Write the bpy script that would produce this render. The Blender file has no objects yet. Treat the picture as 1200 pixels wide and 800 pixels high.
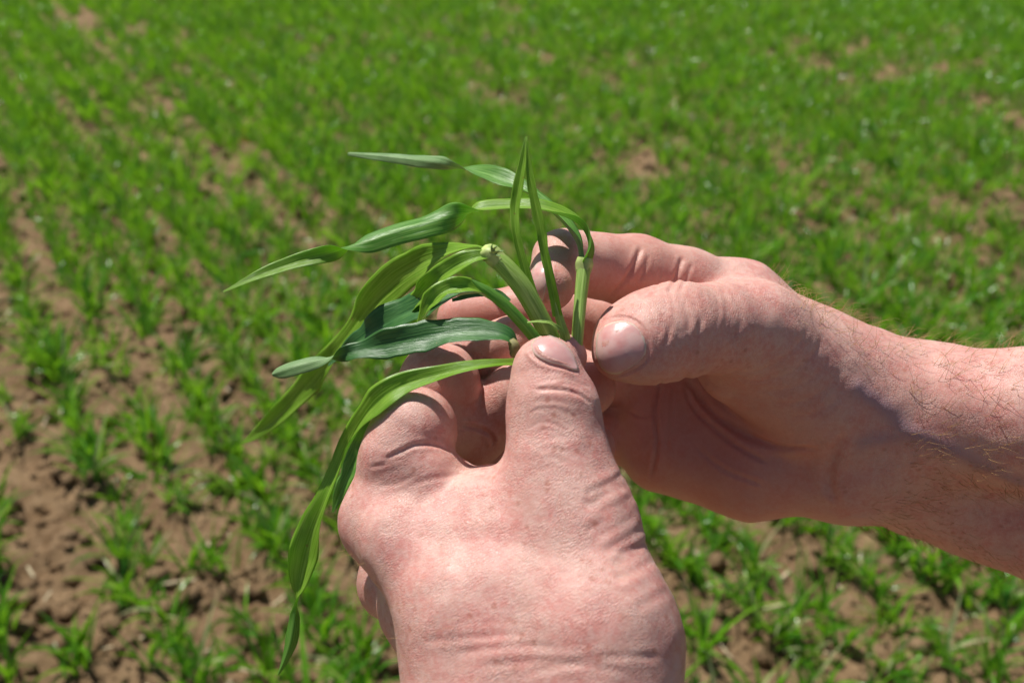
import bpy, math, random
import numpy as np

random.seed(7)
RNG = np.random.default_rng(11)
SC = bpy.context.scene
COL = SC.collection

# ------------------------------------------------------------------ camera
FPX = 1200.0
CAM_H = 1.5
PITCH = math.atan2(650.0, FPX)
cam_data = bpy.data.cameras.new('camera')
cam = bpy.data.objects.new('camera', cam_data)
COL.objects.link(cam)
cam.location = (0, 0, CAM_H)
cam.rotation_euler = (math.pi / 2 - PITCH, 0, 0)
cam_data.sensor_width = 36.0
cam_data.lens = 36.0
cam_data.clip_start = 0.02
cam_data.clip_end = 2000
cam_data.dof.use_dof = True
cam_data.dof.focus_distance = 0.345
cam_data.dof.aperture_fstop = 12.5
SC.camera = cam

# ------------------------------------------------------------------ sky and sun
SUN_TO = np.array([-0.30, 0.34, 0.86]); SUN_TO /= np.linalg.norm(SUN_TO)
elev = math.asin(SUN_TO[2]); azim = math.atan2(SUN_TO[0], SUN_TO[1])
world = bpy.data.worlds.new('World'); SC.world = world; world.use_nodes = True
wn = world.node_tree.nodes
sky = wn.new('ShaderNodeTexSky'); sky.sky_type = 'NISHITA'; sky.sun_disc = False
sky.sun_elevation = elev; sky.sun_rotation = azim
world.node_tree.links.new(sky.outputs[0], wn['Background'].inputs[0])
wn['Background'].inputs[1].default_value = 0.055
sun_data = bpy.data.lights.new('sun', 'SUN'); sun_data.energy = 5.0
sun_data.angle = math.radians(0.5); sun_data.color = (1.0, 0.96, 0.89)
sun = bpy.data.objects.new('sun', sun_data); COL.objects.link(sun)
from mathutils import Vector
sun.rotation_euler = Vector(SUN_TO).to_track_quat('Z', 'Y').to_euler()
SC.view_settings.view_transform = 'Standard'
SC.view_settings.look = 'None'
SC.view_settings.exposure = 0.28
SC.view_settings.gamma = 1.0
SC.cycles.max_bounces = 8
SC.cycles.transparent_max_bounces = 8
SC.cycles.use_denoising = True

# ------------------------------------------------------------------ frames of reference
R_ = np.array([1.0, 0, 0])
U_ = np.array([0, math.sin(PITCH), math.cos(PITCH)])
F_ = np.array([0, math.cos(PITCH), -math.sin(PITCH)])
C_ = np.array([0, 0, CAM_H])
M_ = np.stack([R_, U_, F_])              # rows: local x (right), y (up), z (ahead)

def loc(x, y, z):
    """a working-frame point: x, y as slopes in 1/1200, z metres ahead"""
    return np.array([(x - 600.0) / FPX * z, -(y - 400.0) / FPX * z, z])

def to_world(p):
    return np.asarray(p) @ M_ + C_

def ground_at(x, y):
    d = (x - 600.0) / FPX * R_ - (y - 400.0) / FPX * U_ + F_
    t = -CAM_H / d[2]
    return C_ + d * t

def smooth01(t):
    t = np.clip(t, 0, 1); return t * t * (3 - 2 * t)

# ------------------------------------------------------------------ value noise
_perm = RNG.permutation(4096)
_val = RNG.random(4096)
def vnoise(p):
    p = np.asarray(p, dtype=np.float64)
    i = np.floor(p).astype(np.int64); f = p - i; f = f * f * (3 - 2 * f)
    n = p.shape[1]; out = 0.0
    for c in range(1 << n):
        h = np.zeros(len(p), np.int64); w = np.ones(len(p))
        for k in range(n):
            b = (c >> k) & 1
            h = _perm[(h + i[:, k] + b) & 4095]
            w = w * (f[:, k] if b else 1 - f[:, k])
        out = out + w * _val[h]
    return out
def fbm(p, octv=3, gain=0.5):
    s = 0; a = 1; t = 0
    for _ in range(octv):
        s = s + a * vnoise(p); t += a; a *= gain; p = p * 2.03 + 17.1
    return s / t

# ------------------------------------------------------------------ object helpers
def link(o, parent=None):
    COL.objects.link(o)
    if parent is not None: o.parent = parent
    return o

def mesh_np(name, V, faces, mat=None, parent=None, smooth=True, uv=None, attrs=None):
    """faces: int array (n,3|4) or list; V in world coordinates unless the parent is moved"""
    me = bpy.data.meshes.new(name)
    V = np.asarray(V, np.float32)
    F = np.asarray(faces, np.int32)
    n, k = F.shape
    me.vertices.add(len(V)); me.vertices.foreach_set('co', V.ravel())
    me.loops.add(n * k); me.loops.foreach_set('vertex_index', F.ravel())
    me.polygons.add(n)
    me.polygons.foreach_set('loop_start', np.arange(0, n * k, k, dtype=np.int32))
    me.polygons.foreach_set('loop_total', np.full(n, k, np.int32))
    me.polygons.foreach_set('use_smooth', np.full(n, smooth, bool))
    me.update(calc_edges=True)
    if uv is not None:
        l = me.uv_layers.new(name='UVMap')
        l.data.foreach_set('uv', np.asarray(uv, np.float32)[F.ravel()].ravel())
    for an, av in (attrs or {}).items():
        av = np.asarray(av, np.float32)
        if av.ndim == 1:
            a = me.attributes.new(an, 'FLOAT', 'POINT'); a.data.foreach_set('value', av)
        else:
            a = me.attributes.new(an, 'FLOAT_VECTOR', 'POINT'); a.data.foreach_set('vector', av.ravel())
    me.validate()
    o = bpy.data.objects.new(name, me)
    if mat: me.materials.append(mat)
    return link(o, parent)

def empty(name, p, parent=None):
    o = bpy.data.objects.new(name, None); o.location = p; o.empty_display_size = 0.02
    return link(o, parent)

def tag(o, label=None, cat=None, group=None, kind=None):
    if label: o['label'] = label
    if cat: o['category'] = cat
    if group: o['group'] = group
    if kind: o['kind'] = kind
    return o

def catmull(P, n):
    P = np.asarray(P, float)
    Q = np.vstack([2 * P[0] - P[1], P, 2 * P[-1] - P[-2]])
    L = np.r_[0, np.cumsum(np.linalg.norm(np.diff(P[:, :3], axis=0), axis=1))]
    t = np.linspace(0, L[-1], n)
    i = np.clip(np.searchsorted(L, t, side='right') - 1, 0, len(P) - 2)
    u = ((t - L[i]) / np.maximum(L[i + 1] - L[i], 1e-9))[:, None]
    a, b, c, d = Q[i], Q[i + 1], Q[i + 2], Q[i + 3]
    return 0.5 * (2 * b + (c - a) * u + (2 * a - 5 * b + 4 * c - d) * u ** 2 + (3 * b - a - 3 * c + d) * u ** 3)

# ------------------------------------------------------------------ material helpers
class NT:
    def __init__(s, name):
        s.m = bpy.data.materials.new(name); s.m.use_nodes = True
        s.t = s.m.node_tree; s.b = s.t.nodes['Principled BSDF']; s.out = s.t.nodes['Material Output']
    def n(s, ty, **kw):
        o = s.t.nodes.new(ty)
        for k, v in kw.items(): setattr(o, k, v)
        return o
    def l(s, a, b): s.t.links.new(a, b)
    def setv(s, sock, v):
        if hasattr(v, 'is_output'): s.l(v, sock)
        else: sock.default_value = v
    def math(s, op, a, b=0.0, c=0.0, clamp=False):
        o = s.n('ShaderNodeMath', operation=op, use_clamp=clamp)
        s.setv(o.inputs[0], a); s.setv(o.inputs[1], b); s.setv(o.inputs[2], c)
        return o.outputs[0]
    def mix(s, f, a, b, mode='MIX'):
        o = s.n('ShaderNodeMix', data_type='RGBA', blend_type=mode)
        s.setv(o.inputs['Factor'], f)
        s.setv(o.inputs[6], a if hasattr(a, 'is_output') else (*a, 1)); s.setv(o.inputs[7], b if hasattr(b, 'is_output') else (*b, 1))
        return o.outputs[2]
    def attr(s, name, ch='Fac'):
        return s.n('ShaderNodeAttribute', attribute_name=name).outputs[ch]
    def noise(s, vec, scale, detail=3, rough=0.5, dist=0.0):
        o = s.n('ShaderNodeTexNoise'); s.l(vec, o.inputs['Vector'])
        o.inputs['Scale'].default_value = scale; o.inputs['Detail'].default_value = detail
        o.inputs['Roughness'].default_value = rough; o.inputs['Distortion'].default_value = dist
        return o.outputs['Fac']
    def ramp(s, f, a, b):
        o = s.n('ShaderNodeMapRange'); o.clamp = True; o.interpolation_type = 'SMOOTHSTEP'
        s.setv(o.inputs['Value'], f); o.inputs['From Min'].default_value = a; o.inputs['From Max'].default_value = b
        return o.outputs['Result']
    def combine(s, x, y, z):
        o = s.n('ShaderNodeCombineXYZ')
        s.setv(o.inputs[0], x); s.setv(o.inputs[1], y); s.setv(o.inputs[2], z)
        return o.outputs[0]
    def bump(s, h, strength, dist, normal=None):
        o = s.n('ShaderNodeBump'); o.inputs['Strength'].default_value = strength; o.inputs['Distance'].default_value = dist
        s.l(h, o.inputs['Height'])
        if normal is not None: s.l(normal, o.inputs['Normal'])
        return o.outputs['Normal']

def skin_material(name, line_angle):
    """line_angle: run of the fine skin lines, as a direction in the plane facing the viewer"""
    k = NT(name); b = k.b
    P = k.n('ShaderNodeTexCoord').outputs['Object']
    red = k.attr('redness'); blue = k.attr('vein'); palm = k.attr('palmar'); wr = k.attr('wrinkle')
    def dot(v):
        o = k.n('ShaderNodeVectorMath', operation='DOT_PRODUCT'); k.l(P, o.inputs[0]); o.inputs[1].default_value = tuple(v); return o.outputs['Value']
    def frame(ang, across_, along_, deep):
        a = math.radians(ang)
        al = np.array([math.cos(a), math.sin(a), 0]) @ M_; ac = np.array([-math.sin(a), math.cos(a), 0]) @ M_; dp = np.array([0, 0, 1.0]) @ M_
        return k.combine(k.math('ADD', k.math('MULTIPLY', dot(ac), across_), wob), k.math('MULTIPLY', dot(al), along_), k.math('MULTIPLY', dot(dp), deep))
    wob = k.math('MULTIPLY', k.noise(P, 150, 2), 1.6)
    wob2 = wob
    blot = k.ramp(k.noise(P, 80, 5, 0.65), 0.36, 0.64)
    blot2 = k.ramp(k.noise(P, 480, 4, 0.7), 0.38, 0.64)
    col = k.mix(blot, (0.63, 0.375, 0.315), (0.60, 0.265, 0.228))
    col = k.mix(k.math('MULTIPLY', blot2, 0.45), col, (0.70, 0.50, 0.44))
    col = k.mix(k.math('MULTIPLY', palm, 0.55), col, (0.57, 0.285, 0.205))
    col = k.mix(k.math('MULTIPLY', red, 0.55), col, (0.52, 0.165, 0.135))
    col = k.mix(k.math('MULTIPLY', blue, 0.75), col, (0.33, 0.23, 0.28))
    vo = k.n('ShaderNodeTexVoronoi'); vo.inputs['Scale'].default_value = 230; k.l(P, vo.inputs['Vector'])
    fk = k.math('MULTIPLY', k.math('SUBTRACT', 1, k.ramp(vo.outputs['Distance'], 0.08, 0.30)), k.ramp(k.noise(P, 70, 2), 0.46, 0.60))
    fk = k.math('MULTIPLY', fk, k.math('SUBTRACT', 1, palm))
    col = k.mix(k.math('MULTIPLY', fk, 0.55), col, (0.38, 0.13, 0.08))
    def cells(vec, w):
        o = k.n('ShaderNodeTexVoronoi', feature='DISTANCE_TO_EDGE'); o.inputs['Scale'].default_value = 1.0; k.l(vec, o.inputs['Vector'])
        return k.ramp(o.outputs['Distance'], 0.0, w)
    c1 = cells(frame(line_angle, 1900, 430, 900), 0.22)
    c2 = cells(frame(line_angle + 62, 1500, 480, 900), 0.16)
    ln = k.noise(frame(line_angle, 1000, 110, 500), 1.0, 3, 0.6)
    fine = k.noise(P, 1900, 3, 0.6)
    amt = k.math('SUBTRACT', 1.0, k.math('MULTIPLY', palm, 0.55))
    patch = k.math('ADD', 0.35, k.ramp(k.noise(P, 130, 3), 0.35, 0.7))
    h = k.math('ADD', k.math('MULTIPLY', c1, 0.55), k.math('MULTIPLY', c2, 0.35))
    h = k.math('MULTIPLY', k.math('MULTIPLY', h, amt), patch)
    h = k.math('ADD', h, k.math('MULTIPLY', fine, 0.35))
    h = k.math('ADD', h, k.math('MULTIPLY', ln, k.math('ADD', 0.45, k.math('MULTIPLY', wr, 1.1))))
    col = k.mix(k.math('MULTIPLY', k.math('SUBTRACT', 1, k.math('MULTIPLY', c1, c2)), 0.16), col, (0.44, 0.15, 0.12))
    k.l(col, b.inputs['Base Color'])
    k.l(k.math('ADD', 0.40, k.math('MULTIPLY', blot2, 0.18)), b.inputs['Roughness'])
    b.inputs['Specular IOR Level'].default_value = 0.40
    b.inputs['Subsurface Weight'].default_value = 0.30
    b.inputs['Subsurface Radius'].default_value = (1.0, 0.32, 0.18)
    b.inputs['Subsurface Scale'].default_value = 0.0035
    k.l(k.bump(h, 0.6, 0.00022), b.inputs['Normal'])
    return k.m

def nail_material():
    k = NT('nail'); b = k.b
    P = k.n('ShaderNodeTexCoord').outputs['Object']
    uv = k.n('ShaderNodeUVMap').outputs[0]
    sep = k.n('ShaderNodeSeparateXYZ'); k.l(uv, sep.inputs[0])
    col = k.mix(k.ramp(k.noise(P, 180, 2), 0.4, 0.62), (0.62, 0.33, 0.31), (0.65, 0.40, 0.37))
    col = k.mix(k.math('MULTIPLY', k.ramp(k.noise(P, 110, 2), 0.55, 0.72), 0.7), col, (0.55, 0.22, 0.21))
    col = k.mix(k.math('MULTIPLY', k.ramp(sep.outputs[0], 0.80, 0.9), 0.5), col, (0.62, 0.42, 0.36))
    col = k.mix(k.math('MULTIPLY', k.ramp(sep.outputs[1], 0.92, 0.97), 0.8), col, (0.66, 0.54, 0.42))
    k.l(col, b.inputs['Base Color'])
    b.inputs['Roughness'].default_value = 0.30
    b.inputs['Specular IOR Level'].default_value = 0.5
    b.inputs['Subsurface Weight'].default_value = 0.25
    b.inputs['Subsurface Radius'].default_value = (1, .4, .25); b.inputs['Subsurface Scale'].default_value = 0.003
    k.l(k.bump(k.noise(P, 900, 3), 0.25, 0.0002), b.inputs['Normal'])
    return k.m

def leaf_material(name, c1, c2, trans, tcol, rough=0.42, veins=True, vary=False):
    k = NT(name); b = k.b
    P = k.n('ShaderNodeTexCoord').outputs['Object']
    if veins:
        uv = k.n('ShaderNodeUVMap').outputs[0]
        sep = k.n('ShaderNodeSeparateXYZ'); k.l(uv, sep.inputs[0])
        st = k.noise(k.combine(k.math('MULTIPLY', sep.outputs[0], 26), k.math('MULTIPLY', sep.outputs[1], 2.2), 0), 1.0, 3, 0.6)
        stripe = k.ramp(st, 0.40, 0.60)
        mid = k.math('SUBTRACT', 1, k.ramp(k.math('ABSOLUTE', k.math('SUBTRACT', sep.outputs[0], 0.5)), 0.01, 0.055))
        col = k.mix(stripe, c1, c2)
        col = k.mix(k.math('MULTIPLY', mid, 0.35), col, tuple(min(1, v * 1.6 + 0.02) for v in c2))
        col = k.mix(k.math('MULTIPLY', k.ramp(k.noise(P, 130, 3), 0.5, 0.75), 0.35), col, tuple(v * 0.75 for v in c1))
        spots = k.ramp(k.noise(P, 330, 2, 0.5), 0.73, 0.77)
        col = k.mix(spots, col, (0.30, 0.20, 0.05))
        k.l(k.bump(st, 0.55, 0.00035), b.inputs['Normal'])
    else:
        v = k.attr('shade')
        col = k.mix(v, c1, c2)
        col = k.mix(k.ramp(k.attr('dry'), 0.4, 0.6), col, (0.42, 0.42, 0.22))  # pale straw-like blades; their colour also paints in the speckle of leaf highlights
    k.l(col, b.inputs['Base Color'])
    b.inputs['Roughness'].default_value = rough
    b.inputs['Specular IOR Level'].default_value = 0.5
    tr = k.n('ShaderNodeBsdfTranslucent')
    tc = k.mix(0.65, col, tcol)
    k.l(tc, tr.inputs['Color'])
    mx = k.n('ShaderNodeMixShader'); mx.inputs[0].default_value = trans
    k.l(b.outputs[0], mx.inputs[1]); k.l(tr.outputs[0], mx.inputs[2]); k.l(mx.outputs[0], k.out.inputs['Surface'])
    return k.m

def soil_material():
    k = NT('soil'); b = k.b
    P = k.n('ShaderNodeTexCoord').outputs['Object']
    col = k.mix(k.ramp(k.noise(P, 9, 5, 0.6), 0.35, 0.65), (0.19, 0.115, 0.060), (0.28, 0.185, 0.102))
    col = k.mix(k.math('MULTIPLY', k.ramp(k.noise(P, 70, 4, 0.65), 0.45, 0.7), 0.6), col, (0.38, 0.26, 0.155))
    col = k.mix(k.math('MULTIPLY', k.ramp(k.noise(P, 160, 2), 0.62, 0.7), 0.5), col, (0.12, 0.075, 0.045))
    dist = k.n('ShaderNodeSeparateXYZ'); k.l(P, dist.inputs[0])
    far = k.ramp(k.math('MAXIMUM', k.math('ABSOLUTE', dist.outputs[0]), dist.outputs[1]), 13.0, 22.0)
    col = k.mix(k.math('MULTIPLY', far, 0.85), col, (0.07, 0.17, 0.02))
    k.l(col, b.inputs['Base Color']); b.inputs['Roughness'].default_value = 0.95
    b.inputs['Specular IOR Level'].default_value = 0.15
    k.l(k.bump(k.noise(P, 55, 6, 0.7), 0.9, 0.02), b.inputs['Normal'])
    return k.m

def plain_material(name, c, rough=0.6, var=0.0, spec=0.4):
    k = NT(name); b = k.b
    P = k.n('ShaderNodeTexCoord').outputs['Object']
    col = k.mix(k.ramp(k.noise(P, 300, 3), 0.35, 0.65), c, tuple(v * (1 - var) for v in c))
    k.l(col, b.inputs['Base Color']); b.inputs['Roughness'].default_value = rough
    b.inputs['Specular IOR Level'].default_value = spec
    return k.m

MAT = dict(
    skin_l=skin_material('skin_back', 32), skin_r=skin_material('skin_side', 100), nail=nail_material(), soil=soil_material(),
    hair=plain_material('hair', (0.50, 0.31, 0.13), 0.4, 0.3),
    leaf_lime=leaf_material('leaf_lime', (0.18, 0.37, 0.02), (0.36, 0.55, 0.08), 0.50, (0.42, 0.86, 0.03), 0.34),
    leaf_green=leaf_material('leaf_green', (0.085, 0.25, 0.03), (0.21, 0.41, 0.08), 0.40, (0.36, 0.74, 0.03), 0.34),
    leaf_dark=leaf_material('leaf_dark', (0.030, 0.12, 0.026), (0.075, 0.20, 0.05), 0.28, (0.20, 0.48, 0.03), 0.36),
    leaf_pale=leaf_material('leaf_pale', (0.16, 0.31, 0.10), (0.31, 0.46, 0.20), 0.32, (0.36, 0.62, 0.06), 0.38),
    stem=leaf_material('stem', (0.25, 0.43, 0.07), (0.42, 0.58, 0.16), 0.30, (0.55, 0.75, 0.08)),
    node=plain_material('node', (0.46, 0.57, 0.18), 0.5, 0.3),
    husk=plain_material('husk', (0.30, 0.27, 0.10), 0.7, 0.55),
    crop=leaf_material('crop', (0.045, 0.18, 0.018), (0.175, 0.41, 0.016), 0.35, (0.34, 0.68, 0.015), 0.27, veins=False),
    crop_dry=leaf_material('crop_dry', (0.30, 0.20, 0.02), (0.46, 0.36, 0.03), 0.3, (0.6, 0.42, 0.03), 0.4, veins=False),
    straw=plain_material('straw', (0.50, 0.42, 0.27), 0.8, 0.3),
)

# ------------------------------------------------------------------ ground
ROW = np.array([-0.675, 1.137]); ROW /= np.linalg.norm(ROW)
ACR = np.array([ROW[1], -ROW[0]])                    # across the rows, towards +x
def axis_steps(lo, hi, step, far, ratio=1.35):
    a = list(np.arange(lo, hi + 1e-6, step)); s = step
    while a[-1] < far: s *= ratio; a.append(a[-1] + s)
    s = step
    while a[0] > -far: s *= ratio; a.insert(0, a[0] - s)
    return np.array(a)
def ground_z(xy):
    near = np.exp(-(np.maximum(np.abs(xy[:, 0]) - 4, 0) / 6) ** 2) * np.exp(-(np.maximum(xy[:, 1] - 7, 0) / 8) ** 2)
    z = 0.05 * (fbm(xy * 1.1 + 50, 2) - 0.5) + 0.05 * (fbm(xy * 9 + 9, 2, 0.6) - 0.5) + 0.06 * (fbm(xy * 22 + 3, 2, 0.6) - 0.5)
    return z * near
gx = axis_steps(-3.2, 4.2, 0.021, 400); gy = axis_steps(0.6, 6.2, 0.021, 500)
GX, GY = np.meshgrid(gx, gy, indexing='ij')
gxy = np.stack([GX.ravel(), GY.ravel()], 1)
gv = np.column_stack([gxy, ground_z(gxy)])
nx, ny = len(gx), len(gy)
ii, jj = np.meshgrid(np.arange(nx - 1), np.arange(ny - 1), indexing='ij')
a0 = (ii * ny + jj).ravel()
ground = mesh_np('ground', gv, np.stack([a0, a0 + ny, a0 + ny + 1, a0 + 1], 1), MAT['soil'])
tag(ground, 'brown crumbly soil of the cereal field', None, None, 'structure')

# clods and crumbs of soil
def icosphere():
    t = (1 + 5 ** .5) / 2
    v = np.array([(-1, t, 0), (1, t, 0), (-1, -t, 0), (1, -t, 0), (0, -1, t), (0, 1, t), (0, -1, -t), (0, 1, -t), (t, 0, -1), (t, 0, 1), (-t, 0, -1), (-t, 0, 1)], float)
    f = np.array([(0, 11, 5), (0, 5, 1), (0, 1, 7), (0, 7, 10), (0, 10, 11), (1, 5, 9), (5, 11, 4), (11, 10, 2), (10, 7, 6), (7, 1, 8), (3, 9, 4), (3, 4, 2), (3, 2, 6), (3, 6, 8), (3, 8, 9), (4, 9, 5), (2, 4, 11), (6, 2, 10), (8, 6, 7), (9, 8, 1)])
    return v / np.linalg.norm(v[0]), f
iv, jf = icosphere()
nc = 18000
cy = 1.1 + 6.5 * RNG.random(nc) ** 1.5
cx = (RNG.random(nc) - 0.5) * (2.6 + cy * 1.3) + 0.1
cs = 0.004 + 0.020 * RNG.random(nc) ** 2.8
cp = np.stack([cx, cy], 1)
cz = ground_z(cp) + cs * 0.3
jit = 1 + 0.5 * (RNG.random((nc, 12, 1)) - 0.5)
sq = np.stack([0.8 + 0.5 * RNG.random(nc), 0.8 + 0.5 * RNG.random(nc), 0.5 + 0.4 * RNG.random(nc)], 1)
cv = iv[None] * jit * (cs[:, None] * sq)[:, None, :] + np.column_stack([cp, cz])[:, None, :]
cf = (jf[None] + 12 * np.arange(nc)[:, None, None]).reshape(-1, 3)
tag(mesh_np('soil_clods', cv.reshape(-1, 3), cf, MAT['soil'], smooth=True), 'loose brown clods and crumbs of soil between the crop rows', 'soil', None, 'stuff')
# dry straw and pale crumbs of stubble
ns = 700
sy = 1.2 + 6 * RNG.random(ns) ** 1.4; sx = (RNG.random(ns) - 0.5) * (1.6 + sy * 1.2) + 0.1
sa = RNG.random(ns) * np.pi; sl = 0.006 + 0.03 * RNG.random(ns) ** 2; sw = 0.0012 + 0.002 * RNG.random(ns)
sp_ = np.stack([sx, sy], 1); sz = ground_z(sp_) + 0.008
d = np.stack([np.cos(sa), np.sin(sa), 0.25 * (RNG.random(ns) - .5)], 1); e = np.stack([-np.sin(sa), np.cos(sa), np.zeros(ns)], 1)
c0 = np.column_stack([sp_, sz]); up = np.array([0, 0, 1.0])
box = []
for a in (-1, 1):
    for q in (-1, 1):
        for r in (-1, 1): box.append(c0 + d * (sl * a)[:, None] + e * (sw * q)[:, None] + up * (sw * .5 * r)[:, None])
bv = np.stack(box, 1).reshape(-1, 3)
bf = np.array([(0, 1, 3, 2), (4, 6, 7, 5), (0, 4, 5, 1), (2, 3, 7, 6), (0, 2, 6, 4), (1, 5, 7, 3)])
tag(mesh_np('straw_litter', bv, (bf[None] + 8 * np.arange(ns)[:, None, None]).reshape(-1, 4), MAT['straw'], smooth=False), 'short bits of pale straw lying on the soil', 'straw', None, 'stuff')

# ------------------------------------------------------------------ crop
def blade(rng, length, width, lean, az, curl, seg=5, base=(0, 0)):
    """one folded leaf blade: two strips meeting in a midrib"""
    t = np.linspace(0, 1, seg + 1)
    th = lean + curl * t ** 1.3
    ds = length / seg
    r = np.r_[0, np.cumsum(np.sin(th[:-1]) * ds)]; z = np.r_[0, np.cumsum(np.cos(th[:-1]) * ds)]
    w = width * np.clip(np.minimum(0.5 + 2.2 * t, 1) * (1 - t ** 2.2), 0.03, 1) * 0.5
    tw = rng.uniform(-1, 1) * t * 2.2
    ca, sa = math.cos(az), math.sin(az)
    c = np.stack([r * ca + base[0], r * sa + base[1], z], 1)
    side0 = np.array([-sa, ca, 0.0])
    nrm = np.stack([-np.cos(th) * ca, -np.cos(th) * sa, np.sin(th)], 1)
    side = side0[None] * np.cos(tw)[:, None] + nrm * np.sin(tw)[:, None]
    nn = nrm * np.cos(tw)[:, None] - side0[None] * np.sin(tw)[:, None]
    L = c + side * w[:, None] + nn * (w * 0.35)[:, None]; Rr = c - side * w[:, None] + nn * (w * 0.35)[:, None]
    V = np.concatenate([L, c, Rr]); n = seg + 1; F = []
    for k in range(seg):
        F.append((k, k + 1, n + k + 1, n + k)); F.append((n + k, n + k + 1, 2 * n + k + 1, 2 * n + k))
    return V, np.array(F)

def tuft(seed, nb, h, spread, seg=5):
    rng = np.random.default_rng(seed); Vs = []; Fs = []; S = []; D = []; n0 = 0
    for b in range(nb):
        outer = rng.random()
        V, F = blade(rng, h * rng.uniform(0.6, 1.15), rng.uniform(0.0065, 0.0115), rng.uniform(0.02, 0.45) + 0.5 * outer * spread,
                     rng.uniform(0, 2 * np.pi), rng.uniform(0.2, 1.7) * (0.45 + outer) * spread, seg=seg, base=rng.normal(0, 0.013, 2))
        Vs.append(V); Fs.append(F + n0); n0 += len(V)
        S.append(np.full(len(V), rng.random() ** 1.4)); D.append(np.full(len(V), 1.0 if rng.random() < 0.055 else 0.0))
    return np.concatenate(Vs), np.concatenate(Fs), np.concatenate(S), np.concatenate(D)

PROT = [tuft(100 + i, 11 + (i * 3) % 6, 0.100 + 0.014 * (i % 5), 0.8 + 0.1 * (i % 4)) for i in range(12)]
PROT += [tuft(200 + i, 10 + (i * 3) % 5, 0.100 + 0.014 * (i % 5), 0.8 + 0.1 * (i % 4), 2) for i in range(12)]   # lighter ones for the distance
SPACING = 0.148
gaps = []                                            # bare lines where the drill or a wheel left soil
def across(p): return float(p[:2] @ ACR)
def gap_line(x, y, half, keep): gaps.append((across(ground_at(x, y)), half, keep))
gap_line(330, 260, 0.07, 0.18); gap_line(60, 330, 0.065, 0.3); gap_line(30, 560, 0.08, 0.18)
gap_line(1140, 270, 0.08, 0.5); gap_line(1000, 260, 0.07, 0.55)
pts = []
rmax = 60
for r in range(-rmax, rmax + 1):
    a = r * SPACING + 0.03
    s = np.arange(-9, 19, 0.036)
    s = s + RNG.uniform(-0.013, 0.013, len(s))
    aa = a + RNG.normal(0, 0.022, len(s)) + 0.016 * np.sin(s * 1.3 + r)
    xy = ROW[None] * s[:, None] + ACR[None] * aa[:, None]
    pts.append(np.column_stack([xy, aa]))
pts = np.concatenate(pts)
# keep what the camera, or one a step aside, can see
rel = np.column_stack([pts[:, :2], np.zeros(len(pts))]) - C_
zc = rel @ F_; xc = rel @ R_ / np.maximum(zc, .01) * FPX + 600; yc = -(rel @ U_) / np.maximum(zc, .01) * FPX + 400
keep = (pts[:, 1] > 0.9) & (pts[:, 1] < 13.5) & (np.abs(rel @ R_) < 2.6 + 0.72 * zc)
dens = fbm(pts[:, :2] * 1.6 + 31, 2) * 0.6 + fbm(pts[:, :2] * 5.0 + 7, 2) * 0.4
pk = smooth01((dens - 0.22) / 0.20)
farness = np.clip((pts[:, 1] - 2.2) / 2.5, 0, 1)
pk = pk * (0.88 + 0.12 * farness)
pk *= np.clip(0.80 + 0.20 * smooth01((xc + 50) / 420) + 0.5 * farness, 0, 1)
for ga, half, kp in gaps:
    pk *= 1 - (1 - kp) * np.exp(-((pts[:, 2] - ga) / half) ** 4)
keep &= RNG.random(len(pts)) < pk
pts = pts[keep]; xc = xc[keep]; yc = yc[keep]; zc = zc[keep]
gz = ground_z(pts[:, :2])
N = len(pts)
scl = RNG.uniform(0.72, 1.22, N) * (1.08 + 0.04 * np.clip((pts[:, 1] - 1.5) / 3, 0, 1)); rot = RNG.uniform(0, 2 * np.pi, N); pid = RNG.integers(0, 12, N) + np.where((zc > 3.4) | (np.abs(xc - 600) > 800), 12, 0)
inframe = (xc > 4) & (xc < 1196) & (yc > 4) & (yc < 796)
hidden = ((xc > 425) & (xc < 780) & (yc > 380 + 0 * xc)) | ((xc > 620) & (xc < 1010) & (yc > 320) & (yc < 590)) | ((xc > 1000) & (yc > 410) & (yc < 640))
score = np.where(inframe & ~hidden, -zc, -1e9)
single = np.argsort(-score)[:296]
issingle = np.zeros(N, bool); issingle[single] = True; pid[single] %= 12
pm = []
for i, (V, F, S, D) in enumerate(PROT[:12]):
    me_o = mesh_np('cereal_plant', V, F, MAT['crop'], attrs=dict(shade=S, dry=D))
    pm.append(me_o)
used = set()
for q in single:
    i = int(pid[q]); o = pm[i]
    if i in used: o = link(o.copy())
    used.add(i)
    o.location = (pts[q, 0], pts[q, 1], gz[q] - 0.004); o.rotation_euler = (0, 0, rot[q]); o.scale = (scl[q],) * 3
    tag(o, 'young green cereal plant growing in a drilled row of the field', 'plant', 'young cereal plants in the drilled rows')
V, F, S, D = tuft(777, 12, 0.085, 1.3, 4)
yg = ground_at(285, 170)
yel = mesh_np('yellowed_plant', V, F, MAT['crop_dry'], attrs=dict(shade=S, dry=0 * D))
yel.location = (yg[0], yg[1], 0.0); yel.scale = (1.2,) * 3
tag(yel, 'withered orange yellow cereal plant among the green rows', 'plant')
Vs = []; Fs = []; S_ = []; D_ = []; n0 = 0
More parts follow.
